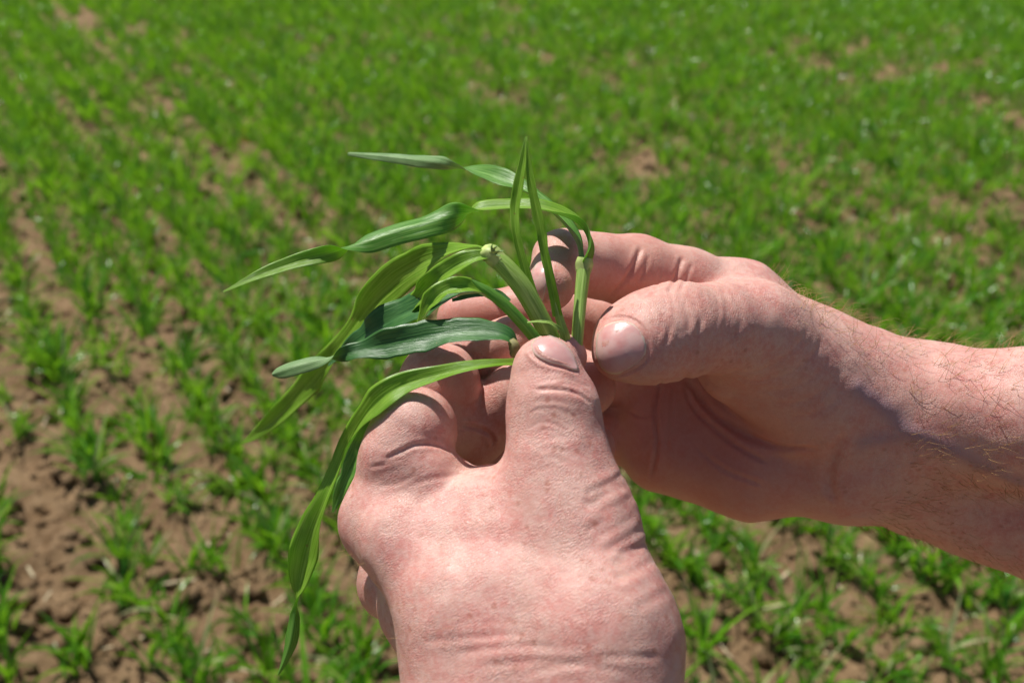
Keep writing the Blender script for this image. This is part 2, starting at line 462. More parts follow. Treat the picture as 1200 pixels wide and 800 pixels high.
for i, (V, F, S, D) in enumerate(PROT):
    q = np.where((~issingle) & (pid == i))[0]
    if not len(q): continue
    c, s = np.cos(rot[q]) * scl[q], np.sin(rot[q]) * scl[q]
    X = c[:, None] * V[None, :, 0] - s[:, None] * V[None, :, 1] + pts[q, 0][:, None]
    Y = s[:, None] * V[None, :, 0] + c[:, None] * V[None, :, 1] + pts[q, 1][:, None]
    Z = scl[q][:, None] * V[None, :, 2] + gz[q][:, None] - 0.004
    Vs.append(np.stack([X, Y, Z], 2).reshape(-1, 3)); Fs.append((F[None] + len(V) * np.arange(len(q))[:, None, None]).reshape(-1, 4) + n0)
    n0 += len(q) * len(V); S_.append(np.tile(S, len(q))); D_.append(np.tile(D, len(q)))
crop = mesh_np('cereal_crop', np.concatenate(Vs), np.concatenate(Fs), MAT['crop'], attrs=dict(shade=np.concatenate(S_), dry=np.concatenate(D_)))
tag(crop, 'rows of young green cereal crop covering the field', 'crop', None, 'stuff')

# ------------------------------------------------------------------ hands: a signed distance body, then a mesh
def rcone(p, a, b, ra, rb):
    """tapered capsule"""
    ba = b - a; l2 = ba @ ba
    pa = p - a
    t = np.clip(pa @ ba / l2, 0, 1)
    d = np.sqrt(((pa - t[:, None] * ba) ** 2).sum(1)) - (ra + (rb - ra) * t)
    return d, t
def smin(a, b, k):
    h = np.maximum(k - np.abs(a - b), 0) / k
    return np.minimum(a, b) - h * h * k * 0.25

class Arm:
    def __init__(s):
        s.chains = []         # (list of bones, k inside, root point, k at root, k elsewhere)
        s.bound = {}; s.creases = []; s.red = []; s.veins = []; s.wrk = []; s.palm_pts = []
    def chain(s, P, k=0.004, root=None, kroot=0.011, kaway=0.0012, rr=0.028, flat=None):
        Q = [(loc(*q[:3]).astype(np.float32), np.float32(q[3] * q[2] / FPX)) for q in P]
        s.chains.append((Q, k, None if root is None else loc(*root), kroot, kaway, rr))
    def sdf(s, p):
        p = np.asarray(p, np.float32); body = None
        for Q, k, root, kroot, kaway, rr in s.chains:
            if id(Q) not in s.bound:
                ps = np.array([q[0] for q in Q]); cen = (ps.max(0) + ps.min(0)) / 2
                s.bound[id(Q)] = cen, np.max(np.linalg.norm(ps - cen, axis=1) + np.array([q[1] for q in Q]))
            cen, br = s.bound[id(Q)]
            far = np.sqrt(((p - cen) ** 2).sum(1)) - br
            near = far < 0.026
            c = far
            if near.any():
                pn = p[near]; cn_ = None
                for (a, ra), (b, rb) in zip(Q[:-1], Q[1:]):
                    d, _ = rcone(pn, a, b, ra, rb)
                    cn_ = d if cn_ is None else smin(cn_, d, k)
                c[near] = cn_
            if body is None: body = c
            elif root is None: body = smin(body, c, kroot)
            else:
                w = np.exp(-((p - root.astype(np.float32)) ** 2).sum(1) / rr ** 2)
                body = smin(body, c, kaway + (kroot - kaway) * w)
        return body
    def grad(s, p, e=4e-4):
        T = np.array([(1, -1, -1), (-1, -1, 1), (-1, 1, -1), (1, 1, 1)], np.float32)
        g = sum(t[None] * s.sdf(p + t * e)[:, None] for t in T)
        return g / (np.linalg.norm(g, axis=1, keepdims=True) + 1e-12)
    def hit(s, xy, z0=0.2, z1=0.6):
        """first skin point on the line of sight to (x, y)"""
        xy = np.asarray(xy, float)
        d = np.column_stack([(xy[:, 0] - 600) / FPX, -(xy[:, 1] - 400) / FPX, np.ones(len(xy))])
        z = np.full(len(xy), z0)
        for _ in range(50):
            z = z + np.clip(s.sdf(d * z[:, None]), -0.004, 0.02) * 0.9
        z = np.minimum(z, z1)
        return d * z[:, None]
    def crease(s, P, depth=0.0008, width=0.0010, ridge=0.5, n=40):
        c = catmull(np.column_stack([np.asarray(P, float), np.zeros(len(P))]), n)[:, :2]
        s.creases.append((c, depth, width, ridge))

def surface_nets(sdf, lo, hi, h):
    n = np.ceil((hi - lo) / h).astype(int) + 1
    xs = [lo[i] + h * np.arange(n[i]) for i in range(3)]
    D = np.empty(n, np.float32)
    st = 16
    # coarse pass decides which slabs of blocks need the fine values
    bx = [np.arange(0, n[i], st) for i in range(3)]
    for i in bx[0]:
        for j in bx[1]:
            for k in bx[2]:
                sl = tuple(slice(q, min(q + st, n[m])) for m, q in enumerate((i, j, k)))
                c = np.array([[xs[m][min(q + st // 2, n[m] - 1)] for m, q in enumerate((i, j, k))]], np.float32)
                v = sdf(c)[0]
                if abs(v) > st * h * 0.87 * 1.25 + 0.004: D[sl] = v; continue
                g = np.stack(np.meshgrid(*[xs[m][sl[m]] for m in range(3)], indexing='ij'), -1).reshape(-1, 3).astype(np.float32)
                D[sl] = sdf(g).reshape([q.stop - q.start for q in sl])
    S = D < 0
    cn = n - 1
    cnt = np.zeros(cn, np.int8)
    for a in (0, 1):
        for b in (0, 1):
            for c in (0, 1): cnt += S[a:a + cn[0], b:b + cn[1], c:c + cn[2]]
    act = (cnt > 0) & (cnt < 8)
    idx = np.full(cn, -1, np.int64); ids = np.argwhere(act); idx[act] = np.arange(len(ids))
    acc = np.zeros((len(ids), 3)); w = np.zeros(len(ids))
    cor = [np.array(c) for c in np.ndindex(2, 2, 2)]
    for a in cor:
        for ax in range(3):
            if a[ax]: continue
            b = a.copy(); b[ax] = 1
            va = D[tuple((ids + a).T)]; vb = D[tuple((ids + b).T)]
            m = (va < 0) != (vb < 0)
            t = np.where(m, va / np.where(m, va - vb, 1), 0)
            q = a[None] + (b - a)[None] * t[:, None]
            acc += q * m[:, None]; w += m
    V = lo + h * (ids + acc / w[:, None])
    F = []
    for ax in range(3):
        o = [m for m in range(3) if m != ax]
        sl0 = [slice(1, n[m] - 1) for m in range(3)]; sl0[ax] = slice(0, n[ax] - 1)
        sl1 = list(sl0); sl1[ax] = slice(1, n[ax])
        A, B = S[tuple(sl0)], S[tuple(sl1)]
        e = np.argwhere(A != B); off = np.array([1, 1, 1]); off[ax] = 0; flip = A[tuple(e.T)]
        e = e + off
        u = np.zeros(3, int); u[o[0]] = 1; v = np.zeros(3, int); v[o[1]] = 1
        q = np.stack([idx[tuple((e - u - v).T)], idx[tuple((e - v).T)], idx[tuple(e.T)], idx[tuple((e - u).T)]], 1)
        if ax == 1: flip = ~flip
        q[~flip] = q[~flip][:, ::-1]
        F.append(q)
    return V, np.concatenate(F)

def subdivide(V, F):
    n = len(V); m = len(F)
    E = np.stack([F, np.roll(F, -1, 1)], 2).reshape(-1, 2); E = np.sort(E, 1)
    key = E[:, 0] * n + E[:, 1]
    uq, inv = np.unique(key, return_inverse=True)
    ev = 0.5 * (V[uq // n] + V[uq % n]); fv = V[F].mean(1)
    ei = n + inv.reshape(m, 4); fi = n + len(uq) + np.arange(m)
    Fn = np.concatenate([np.stack([F[:, k], ei[:, k], fi, ei[:, k - 1]], 1) for k in range(4)])
    return np.concatenate([V, ev, fv]), Fn

def build_arm(arm, name, parent, mat, h=0.00125):
    lo = np.min([q[0] - q[1] for c in arm.chains for q in c[0]], 0) - 0.006
    hi = np.max([q[0] + q[1] for c in arm.chains for q in c[0]], 0) + 0.006
    V, F = surface_nets(arm.sdf, lo, hi, h)
    V, F = subdivide(V, F)
    for _ in range(2):
        V = V - arm.grad(V) * arm.sdf(V)[:, None]
    Nn = arm.grad(V)
    # folds
    disp = np.zeros(len(V))
    allc = arm.hit(np.concatenate([c[0] for c in arm.creases])); cut = np.cumsum([len(c[0]) for c in arm.creases])[:-1]
    arm.creases = [(q,) + c[1:] for q, c in zip(np.split(allc, cut), arm.creases)]
    for C, depth, width, ridge in arm.creases:
        lo_, hi_ = C.min(0) - 5 * width, C.max(0) + 5 * width
        m = np.where(((V > lo_) & (V < hi_)).all(1))[0]
        if not len(m): continue
        dd = np.full(len(m), 1e9); tt = np.zeros(len(m))
        for q in range(len(C) - 1):
            a, b = C[q], C[q + 1]; ba = b - a
            t = np.clip((V[m] - a) @ ba / (ba @ ba + 1e-12), 0, 1)
            dq = np.linalg.norm(V[m] - a - t[:, None] * ba, axis=1)
            u = dq < dd; dd[u] = dq[u]; tt[u] = (q + t[u]) / (len(C) - 1)
        fade = smooth01(tt / 0.15) * smooth01((1 - tt) / 0.15)
        disp[m] += fade * depth * (-np.exp(-(dd / width) ** 2) + ridge * np.exp(-((dd - 2.0 * width) / (1.1 * width)) ** 2))
    low = fbm(V * 95 + 5, 2) - 0.5
    V2 = V + Nn * (disp + 0.0011 * low)[:, None]
    def field(L):
        f = np.zeros(len(V))
        for (x, y, z, r, s) in L:
            f = np.maximum(f, s * np.exp(-(((V - loc(x, y, z)) / (r * z / FPX)) ** 2).sum(1)))
        return f
    red = field(arm.red); wr = field(arm.wrk); pal = np.clip(field(arm.palm_pts), 0, 1)
    vein = np.zeros(len(V))
    for C, wdt, s_ in arm.veins:
        dd = np.min([np.linalg.norm(V - c, axis=1) for c in C], 0)
        g = np.exp(-(dd / wdt) ** 2); vein = np.maximum(vein, g * s_); V2 += Nn * (g * 0.0007 * s_)[:, None]
    org = to_world(V2)
    o = mesh_np(name, org, F, mat, parent, attrs=dict(wrinkle=wr, redness=red, vein=vein, palmar=pal))
    return o, V2, Nn

def nail(arm, parent, outline, toward, label, lift=0.00012, thick=0.0005, bulge=0.00025):
    """a nail plate on the skin inside an outline; toward = direction of the free edge"""
    O = catmull(np.column_stack([np.asarray(outline + outline[:1], float), np.zeros(len(outline) + 1)]), 49)[:-1, :2]
    c = O.mean(0); rings = 9; pts2 = [c[None]]
    for r in range(1, rings + 1): pts2.append(c + (O - c) * (r / rings))
    P2 = np.concatenate(pts2); P = arm.hit(P2); Nn = arm.grad(P)
    rr = np.r_[0, np.repeat(np.arange(1, rings + 1) / rings, 48)]
    Nm = 0.5 * Nn + 0.5 * Nn.mean(0); Nm /= np.linalg.norm(Nm, axis=1, keepdims=True)
    tv = np.array(toward, float); tv /= np.linalg.norm(tv); pr = (P2 - c) @ tv; pr = (pr - pr.min()) / (pr.max() - pr.min())
    top = P + Nm * (lift + bulge * (1 - rr ** 2) + 0.0003 * pr ** 4)[:, None]
    bot = P - Nm * thick
    n = len(P2); V = np.concatenate([top, bot]); F = []
    for s_, o_ in ((0, 0), (1, n)):
        for q in range(48):
            a, b = 1 + q, 1 + (q + 1) % 48
            F.append((o_, o_ + a, o_ + b, o_ + b) if not s_ else (o_, o_ + b, o_ + a, o_ + a))
            for r in range(rings - 1):
                a, b = 1 + r * 48 + q, 1 + r * 48 + (q + 1) % 48; F4 = (a, a + 48, b + 48, b)
                F.append(tuple(o_ + v for v in (F4 if not s_ else F4[::-1])))
    L0 = 1 + (rings - 1) * 48
    for q in range(48):
        a, b = L0 + q, L0 + (q + 1) % 48; F.append((a, a + n, b + n, b))
    tri = [f[:3] for f in F if f[2] == f[3]]; F = [f for f in F if f[2] != f[3]]
    F += [(t[0], t[1], t[2], t[0]) for t in []]
    me = bpy.data.meshes.new('fingernail'); me.from_pydata([tuple(v) for v in to_world(V)], [], F + tri)
    l = me.uv_layers.new(name='UVMap'); uvv = np.tile(pr, 2); uvr = np.tile(rr, 2)
    for lp in me.loops: l.data[lp.index].uv = (uvv[lp.vertex_index], uvr[lp.vertex_index])
    for p in me.polygons: p.use_smooth = True
    me.materials.append(MAT['nail'])
    o = link(bpy.data.objects.new('fingernail', me), parent); o['label'] = label
    return o

def hair(V, Nn, sel, n, dirv, length, name, parent, rad=0.00006, seed=3):
    rng = np.random.default_rng(seed); ids = rng.choice(np.where(sel)[0], n)
    Vs = []; Fs = []; n0 = 0
    for q in ids:
        t = np.asarray(dirv, float) + rng.normal(0, 0.45, 3); nn = Nn[q]; t -= nn * (t @ nn); t /= np.linalg.norm(t) + 1e-9
        L = length * rng.uniform(0.4, 1.15); b = np.cross(nn, t); cu = rng.normal(0, 0.35); lift = rng.uniform(0.4, 1.3)
        u = np.linspace(0, 1, 5)
        P = V[q] + np.outer(u * L, t) * 0.9 + np.outer(np.sin(u * 1.9) * L * 0.55 * lift, nn) + np.outer(u ** 2 * L * cu, b)
        r = rad * (1.05 - u)
        for k in range(5):
            for a in range(3):
                an = a * 2.0944; Vs.append(P[k] + r[k] * (math.cos(an) * b + math.sin(an) * nn))
        for k in range(4):
            for a in range(3):
                Fs.append((n0 + k * 3 + a, n0 + k * 3 + (a + 1) % 3, n0 + k * 3 + 3 + (a + 1) % 3, n0 + k * 3 + 3 + a))
        n0 += 15
    o = mesh_np(name, to_world(np.array(Vs)), np.array(Fs), MAT['hair'], parent)
    o['kind'] = 'stuff'
    return o

person = empty('person', (0.15, 0.25, 0.0))
person.location = (0, 0, 0)
tag(person, 'bare forearms and hands of a person pinching a bunch of pulled cereal shoots', 'person')

# --- the hand seen from its back, thumb up
A = Arm()
A.chain([(584, 800, .297, 82), (545, 720, .300, 74), (472, 632, .314, 50), (446, 612, .322, 41)], 0.006)              # wrist to index knuckle
A.chain([(700, 800, .288, 82), (703, 738, .290, 84), (676, 615, .302, 63)], 0.008, kroot=0.020)      # thumb metacarpal
A.chain([(640, 800, .309, 90), (640, 720, .310, 88), (600, 640, .314, 66)], 0.01, kroot=0.022)        # dorsum
A.chain([(480, 604, .326, 44), (560, 605, .318, 48), (640, 600, .310, 48)], 0.006, kroot=0.014)        # web of the thumb
A.chain([(560, 800, .300, 66), (500, 715, .334, 50), (464, 682, .352, 38)], 0.006, kroot=0.014)
A.chain([(610, 810, .330, 60), (505, 722, .384, 36)], 0.006, kroot=0.014)
A.chain([(650, 820, .340, 52), (548, 742, .408, 34)], 0.006, kroot=0.014)
def metric(X, Y, Z, r): return (X / Z * FPX + 600, -Y / Z * FPX + 400, Z, r / Z * FPX)
A.chain([(584, 800, .299, 82), metric(-0.012, -0.15, .262, .024), metric(-0.010, -0.29, .14, .036)], 0.01, kroot=0.016)
A.chain([(700, 800, .291, 82), metric(0.026, -0.15, .255, .024), metric(0.034, -0.29, .14, .036)], 0.01, kroot=0.016)
A.chain([(676, 615, .302, 63), (654, 545, .308, 60), (648, 478, .311, 50), (640, 435, .313, 41)], 0.006, root=(676, 620, .306), kroot=0.016)      # thumb
A.chain([(446, 612, .326, 41), (470, 535, .322, 44), (486, 503, .324, 51)], 0.006, root=(446, 625, .326), kroot=0.014, kaway=0.0016, rr=0.020)    # index
A.chain([(468, 588, .322, 36), (502, 553, .3175, 32), (530, 562, .322, 27)], 0.006, root=(474, 600, .320), kroot=0.012, kaway=0.0022, rr=0.017)
A.chain([(492, 498, .342, 40), (556, 503, .364, 38), (602, 466, .358, 36), (660, 418, .340, 27)], 0.005, root=(480, 500, .340), kroot=0.0015)
A.chain([(464, 682, .356, 38), (515, 450, .354, 46), (556, 540, .382, 36), (640, 490, .380, 33), (690, 456, .370, 32)], 0.004, root=(464, 682, .356), kroot=0.012)
A.chain([(505, 722, .384, 36), (528, 440, .384, 38), (560, 420, .373, 36), (600, 402, .365, 33)], 0.004, root=(505, 722, .388), kroot=0.012)
A.chain([(548, 742, .412, 34), (560, 560, .425, 31), (640, 545, .402, 31), (690, 523, .381, 31)], 0.004, root=(548, 742, .412), kroot=0.012)
A.crease([(624, 456), (640, 456), (662, 457), (680, 463), (693, 474)], 0.00045, 0.0006, 0.3)
rj = random.Random(5)
for q in range(16):                                       # fine knuckle lines of the thumb
    y = 440 + q * 7 + rj.uniform(-3, 3); x = rj.uniform(612, 650); w = rj.uniform(25, 60)
    A.crease([(x, y + 4), (x + w * .5, y + rj.uniform(-2, 4)), (min(x + w, 704), y + 6 + rj.uniform(0, 8))], rj.uniform(.00004, .00010), rj.uniform(.0005, .0008), 0.5, 16)
for q in range(12):                                       # loose folds where the thumb meets the hand
    x = 716 + q * 5 + rj.uniform(-5, 5); y = 560 + q * 12 + rj.uniform(-5, 5); w = rj.uniform(16, 44)
    A.crease([(x + 14, y - 4), (x, y + rj.uniform(0, 6)), (x - w * .6, y + w * .45), (x - w, y + w * .55 + rj.uniform(-4, 8))], rj.uniform(.00012, .0003), rj.uniform(.0009, .0016), 0.5, 20)
A.crease([(446, 540), (465, 531), (488, 521), (515, 522), (532, 530)], 0.0006, 0.0007, 0.25)
A.crease([(430, 548), (452, 543), (474, 535)], 0.0002, 0.0006)
A.crease([(442, 570), (465, 566), (490, 556)], 0.00015, 0.0007)
A.crease([(475, 570), (505, 561), (545, 556), (588, 556)], 0.0002, 0.0008, 0.3)
A.crease([(540, 498), (560, 502), (575, 510), (580, 524)], 0.0009, 0.0008)
A.crease([(548, 478), (560, 470)], 0.0004, 0.0007)
for (x, y) in [(600, 760), (630, 775), (680, 782), (560, 745), (720, 770)]:
    A.crease([(x - 70, y + 6), (x, y + rj.uniform(-4, 4)), (x + 60, y + 3 + rj.uniform(-6, 6))], 0.00016, 0.0010)
A.red = [(640, 440, .31, 60, .5), (420, 612, .326, 34, .75), (700, 600, .305, 70, .35), (560, 520, .37, 60, .8), (520, 450, .35, 60, .55), (700, 455, .36, 50, .9), (690, 523, .39, 50, .9), (660, 418, .338, 40, .8), (590, 405, .37, 60, .5), (470, 480, .328, 60, .3), (430, 690, .35, 40, .6), (640, 700, .30, 90, .18), (590, 780, .29, 90, .3)]
A.wrk = [(660, 500, .31, 60, .7), (715, 590, .305, 60, 1.0), (760, 650, .30, 60, .8), (640, 790, .29, 120, .5), (560, 640, .31, 90, .25), (430, 600, .326, 50, .4)]
A.palm_pts = [(560, 510, .37, 70, 1), (700, 455, .36, 60, 1), (690, 523, .39, 60, 1), (530, 450, .34, 50, .6), (500, 500, .32, 50, .35), (590, 405, .37, 60, .7)]
L_NAIL = [(622, 404), (627, 397), (640, 393), (655, 399), (668, 411), (676, 426), (677, 434), (660, 428), (641, 423), (627, 415)]
A.crease([(622, 404), (627, 416), (641, 425), (660, 430), (678, 436)], 0.0007, 0.0007, 0.7)
oL, VL, NL = build_arm(A, 'arm', person, MAT['skin_l'])
oL['label'] = 'hand seen from its back with the thumb pointing up, and its forearm'
nail(A, oL, L_NAIL, (0.55, -0.8), 'short pale pink thumbnail catching the sun')
dl = loc(640, 800, .3)
hair(VL, NL, (VL[:, 1] < loc(0, 640, .31)[1]) & (NL[:, 2] < 0.3) & (VL[:, 0] < loc(610, 0, .3)[0] + 0.0), 260, (-0.6, -0.3, -0.1), 0.007, 'hand_hair', oL, 0.00005)

# --- the hand seen from its palm side, thumb across
B = Arm()
B.chain([(1004, 478, .405, 70), (935, 416, .404, 56), (868, 353, .402, 43)], 0.006)                      # wrist to index knuckle
B.chain([(1000, 535, .408, 62), (905, 500, .425, 64), (840, 400, .430, 48)], 0.008, kroot=0.018)
B.chain([(985, 545, .408, 52), (880, 543, .420, 62), (780, 522, .430, 56)], 0.008, kroot=0.014)           # heel of the hand
B.chain([(905, 480, .432, 60), (790, 470, .438, 52)], 0.006, kroot=0.018)
B.chain([(1000, 470, .400, 70), (1080, 482, .397, 76), metric(0.196, -0.029, .380, .0250), metric(0.40, -0.09, .34, .037)], 0.01, kroot=0.014)
B.chain([(1000, 537, .412, 62), (1080, 556, .422, 66), metric(0.196, -0.062, .424, .0268), metric(0.39, -0.14, .37, .035)], 0.01, kroot=0.016)
B.chain([(990, 455, .398, 72), (880, 388, .378, 57)], 0.006, kroot=0.012)                                  # thumb metacarpal
B.chain([(865, 425, .388, 50), (945, 455, .395, 70)], 0.006, kroot=0.008)                                  # ball of the thumb
B.chain([(880, 388, .378, 57), (840, 385, .366, 50), (792, 386, .356, 46), (765, 394, .352, 41)], 0.006, root=(885, 390, .378), kroot=0.014)
B.chain([(795, 374, .358, 34), (755, 383, .353, 31), (731, 391, .3505, 29)], 0.006, root=(780, 390, .352), kroot=0.012, kaway=.008, rr=.04)
B.chain([(795, 399, .354, 34), (755, 408, .346, 33), (727, 414, .3425, 29)], 0.006, root=(780, 390, .352), kroot=0.012, kaway=.012, rr=.04)
B.chain([(868, 353, .402, 43), (800, 333, .395, 41), (748, 320, .388, 42)], 0.005, root=(868, 355, .402), kroot=0.014)   # index
B.chain([(742, 318, .388, 41), (664, 306, .374, 37)], 0.004, root=(745, 318, .388), kroot=0.006, kaway=.002)
B.chain([(656, 304, .366, 33), (645, 335, .354, 29)], 0.004, root=(660, 300, .37), kroot=0.006, kaway=.002)
B.chain([(850, 395, .426, 43), (715, 378, .413, 35), (620, 364, .408, 30), (541, 372, .405, 29)], 0.005, root=(850, 395, .432), kroot=0.012)
B.chain([(825, 445, .436, 40), (720, 440, .436, 33), (620, 440, .434, 30), (570, 440, .428, 28)], 0.005, root=(825, 445, .440), kroot=0.012)
B.chain([(800, 505, .434, 36), (715, 512, .440, 30), (650, 508, .444, 28), (610, 503, .444, 26)], 0.005, root=(800, 505, .438), kroot=0.012)
B.crease([(752, 286), (746, 304), (735, 325), (712, 352)], 0.0008, 0.0009, 0.25)
B.crease([(760, 298), (757, 312), (748, 332)], 0.0003, 0.0007, 0.3)
B.crease([(800, 300), (794, 318), (783, 345)], 0.0007, 0.0009, 0.25)
B.crease([(812, 308), (804, 326), (797, 342)], 0.0003, 0.0007, 0.3)
B.crease([(774, 314), (771, 330), (762, 350)], 0.0002, 0.0007, 0.3)
B.crease([(795, 430), (812, 455), (835, 483), (870, 507), (915, 523), (965, 525)], 0.0012, 0.0014, 0.3)
B.crease([(838, 431), (870, 436), (905, 428), (935, 404), (950, 378)], 0.00014, 0.0011)
B.crease([(850, 440), (890, 446), (930, 434), (958, 408), (966, 385)], 0.00014, 0.0011)
B.crease([(880, 456), (920, 456), (955, 440), (978, 412)], 0.00014, 0.0012)
B.crease([(900, 472), (940, 470), (975, 450), (990, 425)], 0.00014, 0.0012)
B.crease([(920, 490), (960, 482), (990, 462)], 0.00014, 0.0012)
B.crease([(775, 365), (783, 385), (782, 405)], 0.0003, 0.0010)
B.crease([(800, 352), (808, 372), (806, 392)], 0.0002, 0.0010)
B.crease([(812, 352), (820, 372), (818, 392)], 0.0002, 0.0010)
B.crease([(776, 440), (768, 480), (770, 520), (762, 565)], 0.0009, 0.0009, 0.3)
B.crease([(790, 450), (786, 490), (780, 530)], 0.0004, 0.0008, 0.3)
B.crease([(735, 480), (752, 488), (768, 484)], 0.0004, 0.0008, 0.3)
B.crease([(812, 520), (850, 550), (900, 570)], 0.0004, 0.0010, 0.3)
B.crease([(800, 445), (815, 480), (860, 520), (905, 545)], 0.0008, 0.0010, 0.3)
B.crease([(978, 592), (972, 560), (978, 530), (990, 505)], 0.0009, 0.0018)
for q in range(22):                                       # lines over the thumb joint and the base of the thumb
    x = rj.uniform(770, 880); y = 345 + (x - 770) * 0.22 + rj.uniform(0, 60); w = rj.uniform(14, 34)
    B.crease([(x + rj.uniform(-3, 3), y - w), (x + 5, y), (x + rj.uniform(-6, 3), y + w)], rj.uniform(.00005, .00014), rj.uniform(.0007, .0011), 0.5, 14)
B.veins.append((B.hit(catmull([(1005, 455, 0), (1040, 480, 0), (1065, 505, 0), (1110, 525, 0), (1195, 565, 0)], 40)[:, :2]), 0.0035, 1.0))
B.veins.append((B.hit(catmull([(1010, 520, 0), (1040, 515, 0), (1070, 508, 0)], 20)[:, :2]), 0.003, 0.7))
B.red = [(730, 405, .34, 50, .55), (800, 385, .35, 50, .35), (640, 330, .35, 45, .55), (560, 372, .40, 70, .9), (690, 375, .42, 60, .9), (740, 320, .38, 50, .4), (850, 520, .41, 110, .6), (770, 500, .42, 80, .6), (1120, 430, .37, 80, .35)]
B.wrk = [(890, 420, .36, 70, .5), (800, 380, .34, 40, .6), (860, 330, .39, 40, .6)]
B.palm_pts = [(850, 520, .41, 140, 1), (760, 320, .37, 90, 1), (700, 380, .42, 80, 1), (580, 370, .41, 80, 1), (920, 470, .38, 60, .7), (770, 500, .42, 80, 1), (660, 320, .36, 40, .6)]
R_NAIL = [(699, 400), (702, 388), (714, 379), (732, 376), (748, 384), (756, 400), (756, 416), (744, 428), (724, 438), (708, 434), (700, 418)]
B.crease([(703, 380), (716, 372), (736, 372), (752, 382), (760, 400), (759, 419), (746, 432), (724, 441), (710, 437)], 0.00045, 0.0006, 0.4, 60)
I_NAIL = [(622, 326), (626, 313), (633, 306), (640, 307), (641, 325), (638, 343), (634, 355), (628, 346)]
B.crease([(643, 306), (644, 325), (641, 345), (635, 358)], 0.0006, 0.0007, 0.7)
oR, VR, NR = build_arm(B, 'arm', person, MAT['skin_r'])
oR['label'] = 'hand showing its palm side with the thumb across, and its hairy forearm'
nail(B, oR, R_NAIL, (-1, 0.15), 'broad pink thumbnail with a darker patch')
nail(B, oR, I_NAIL, (-0.2, 1), 'index fingernail seen edge on')
selR = (VR[:, 0] > loc(900, 0, .40)[0]) & (VR[:, 0] < 0.26) & ((NR[:, 1] > 0.25) | ((NR[:, 1] < -0.55) & (VR[:, 0] > loc(1010, 0, .4)[0])) | ((VR[:, 0] > loc(1030, 0, .4)[0]) & (VR[:, 1] > loc(0, 540, .4)[1])))
hair(VR, NR, selR, 2300, (0.6, 0.5, -0.3), 0.010, 'arm_hair', oR, 0.00009)

# ------------------------------------------------------------------ pulled shoots held in the fingers
def ribbon(name, P, mat, parent, n=60, fold=0.25, wave=0.0, thick=0.00022, seed=0, label=None, under='leaf_pale', tilt=0):
    """P rows: x, y, z, apparent width, roll (degrees; 0 shows its face, 90 its edge); tilt turns the whole blade up to the sky"""
    P = [list(q[:3]) + [q[3] / math.cos(math.radians(tilt)), q[4] + tilt] for q in P]
    S = catmull([list(loc(q[0], q[1], q[2])) + [q[3] * q[2] / FPX, math.radians(q[4])] for q in P], n)
    c, w, roll = S[:, :3], np.maximum(S[:, 3], 0.0003), S[:, 4]
    T = np.gradient(c, axis=0); T /= np.linalg.norm(T, axis=1, keepdims=True)
    Vw = -c / np.linalg.norm(c, axis=1, keepdims=True)
    side = np.cross(T, Vw); side /= np.linalg.norm(side, axis=1, keepdims=True)
    dep = np.cross(side, T)
    wd = side * np.cos(roll)[:, None] + dep * np.sin(roll)[:, None]
    nr = dep * np.cos(roll)[:, None] - side * np.sin(roll)[:, None]
    rr_ = np.random.default_rng(seed + 40)
    jx = np.interp(np.linspace(0, 1, n), np.linspace(0, 1, 12), rr_.normal(0, 0.20, 12)) * np.sin(np.linspace(0, np.pi, n)) ** 0.5
    w = w * (1 + np.interp(np.linspace(0, 1, n), np.linspace(0, 1, 26), rr_.normal(0, 0.045, 26)))
    wd, nr = wd * np.cos(jx)[:, None] + nr * np.sin(jx)[:, None], nr * np.cos(jx)[:, None] - wd * np.sin(jx)[:, None]
    m = 11; u = np.linspace(-1, 1, m); V = []; UV = []
    rng = np.random.default_rng(seed); ph = rng.uniform(0, 6, 3)
    t = np.linspace(0, 1, n)
    for lay in (1, -1):
        for k in range(m):
            off = fold * w * (np.abs(u[k]) ** 1.1 - 0.4) * 0.62
            off = off + (wave + 0.04) * w * (np.abs(u[k]) ** 2) * 0.5 * np.sin(t * 26 + ph[0] + (2.0 if u[k] > 0 else 0)) + 0.02 * w * np.cos(u[k] * 14)
            V.append(c + wd * (u[k] * w * 0.5)[:, None] + nr * (off + lay * thick * (1.1 - abs(u[k])))[:, None])
            UV.append(np.column_stack([np.full(n, (u[k] + 1) / 2), t * 3 + seed]))
    V = np.concatenate(V); UV = np.concatenate(UV); F = []
    a = np.arange(n - 1)
    for lay in range(2):
        for k in range(m - 1):
            b = (lay * m + k) * n + a; q = np.stack([b, b + 1, b + n + 1, b + n], 1)
            F.append(q if lay == 0 else q[:, ::-1])
    b0, b1 = a, m * n + a; F.append(np.stack([b0 + 1, b0, b1, b1 + 1], 1))
    b0, b1 = (m - 1) * n + a, (2 * m - 1) * n + a; F.append(np.stack([b0, b0 + 1, b1 + 1, b1], 1))
    o = mesh_np(name, to_world(V), np.concatenate(F), mat, parent, uv=UV)
    o.data.materials.append(MAT[under])
    idx = np.zeros(len(o.data.polygons), np.int32); idx[(m - 1) * (n - 1):2 * (m - 1) * (n - 1)] = 1
    o.data.polygons.foreach_set('material_index', idx)
    if label: o['label'] = label
    return o

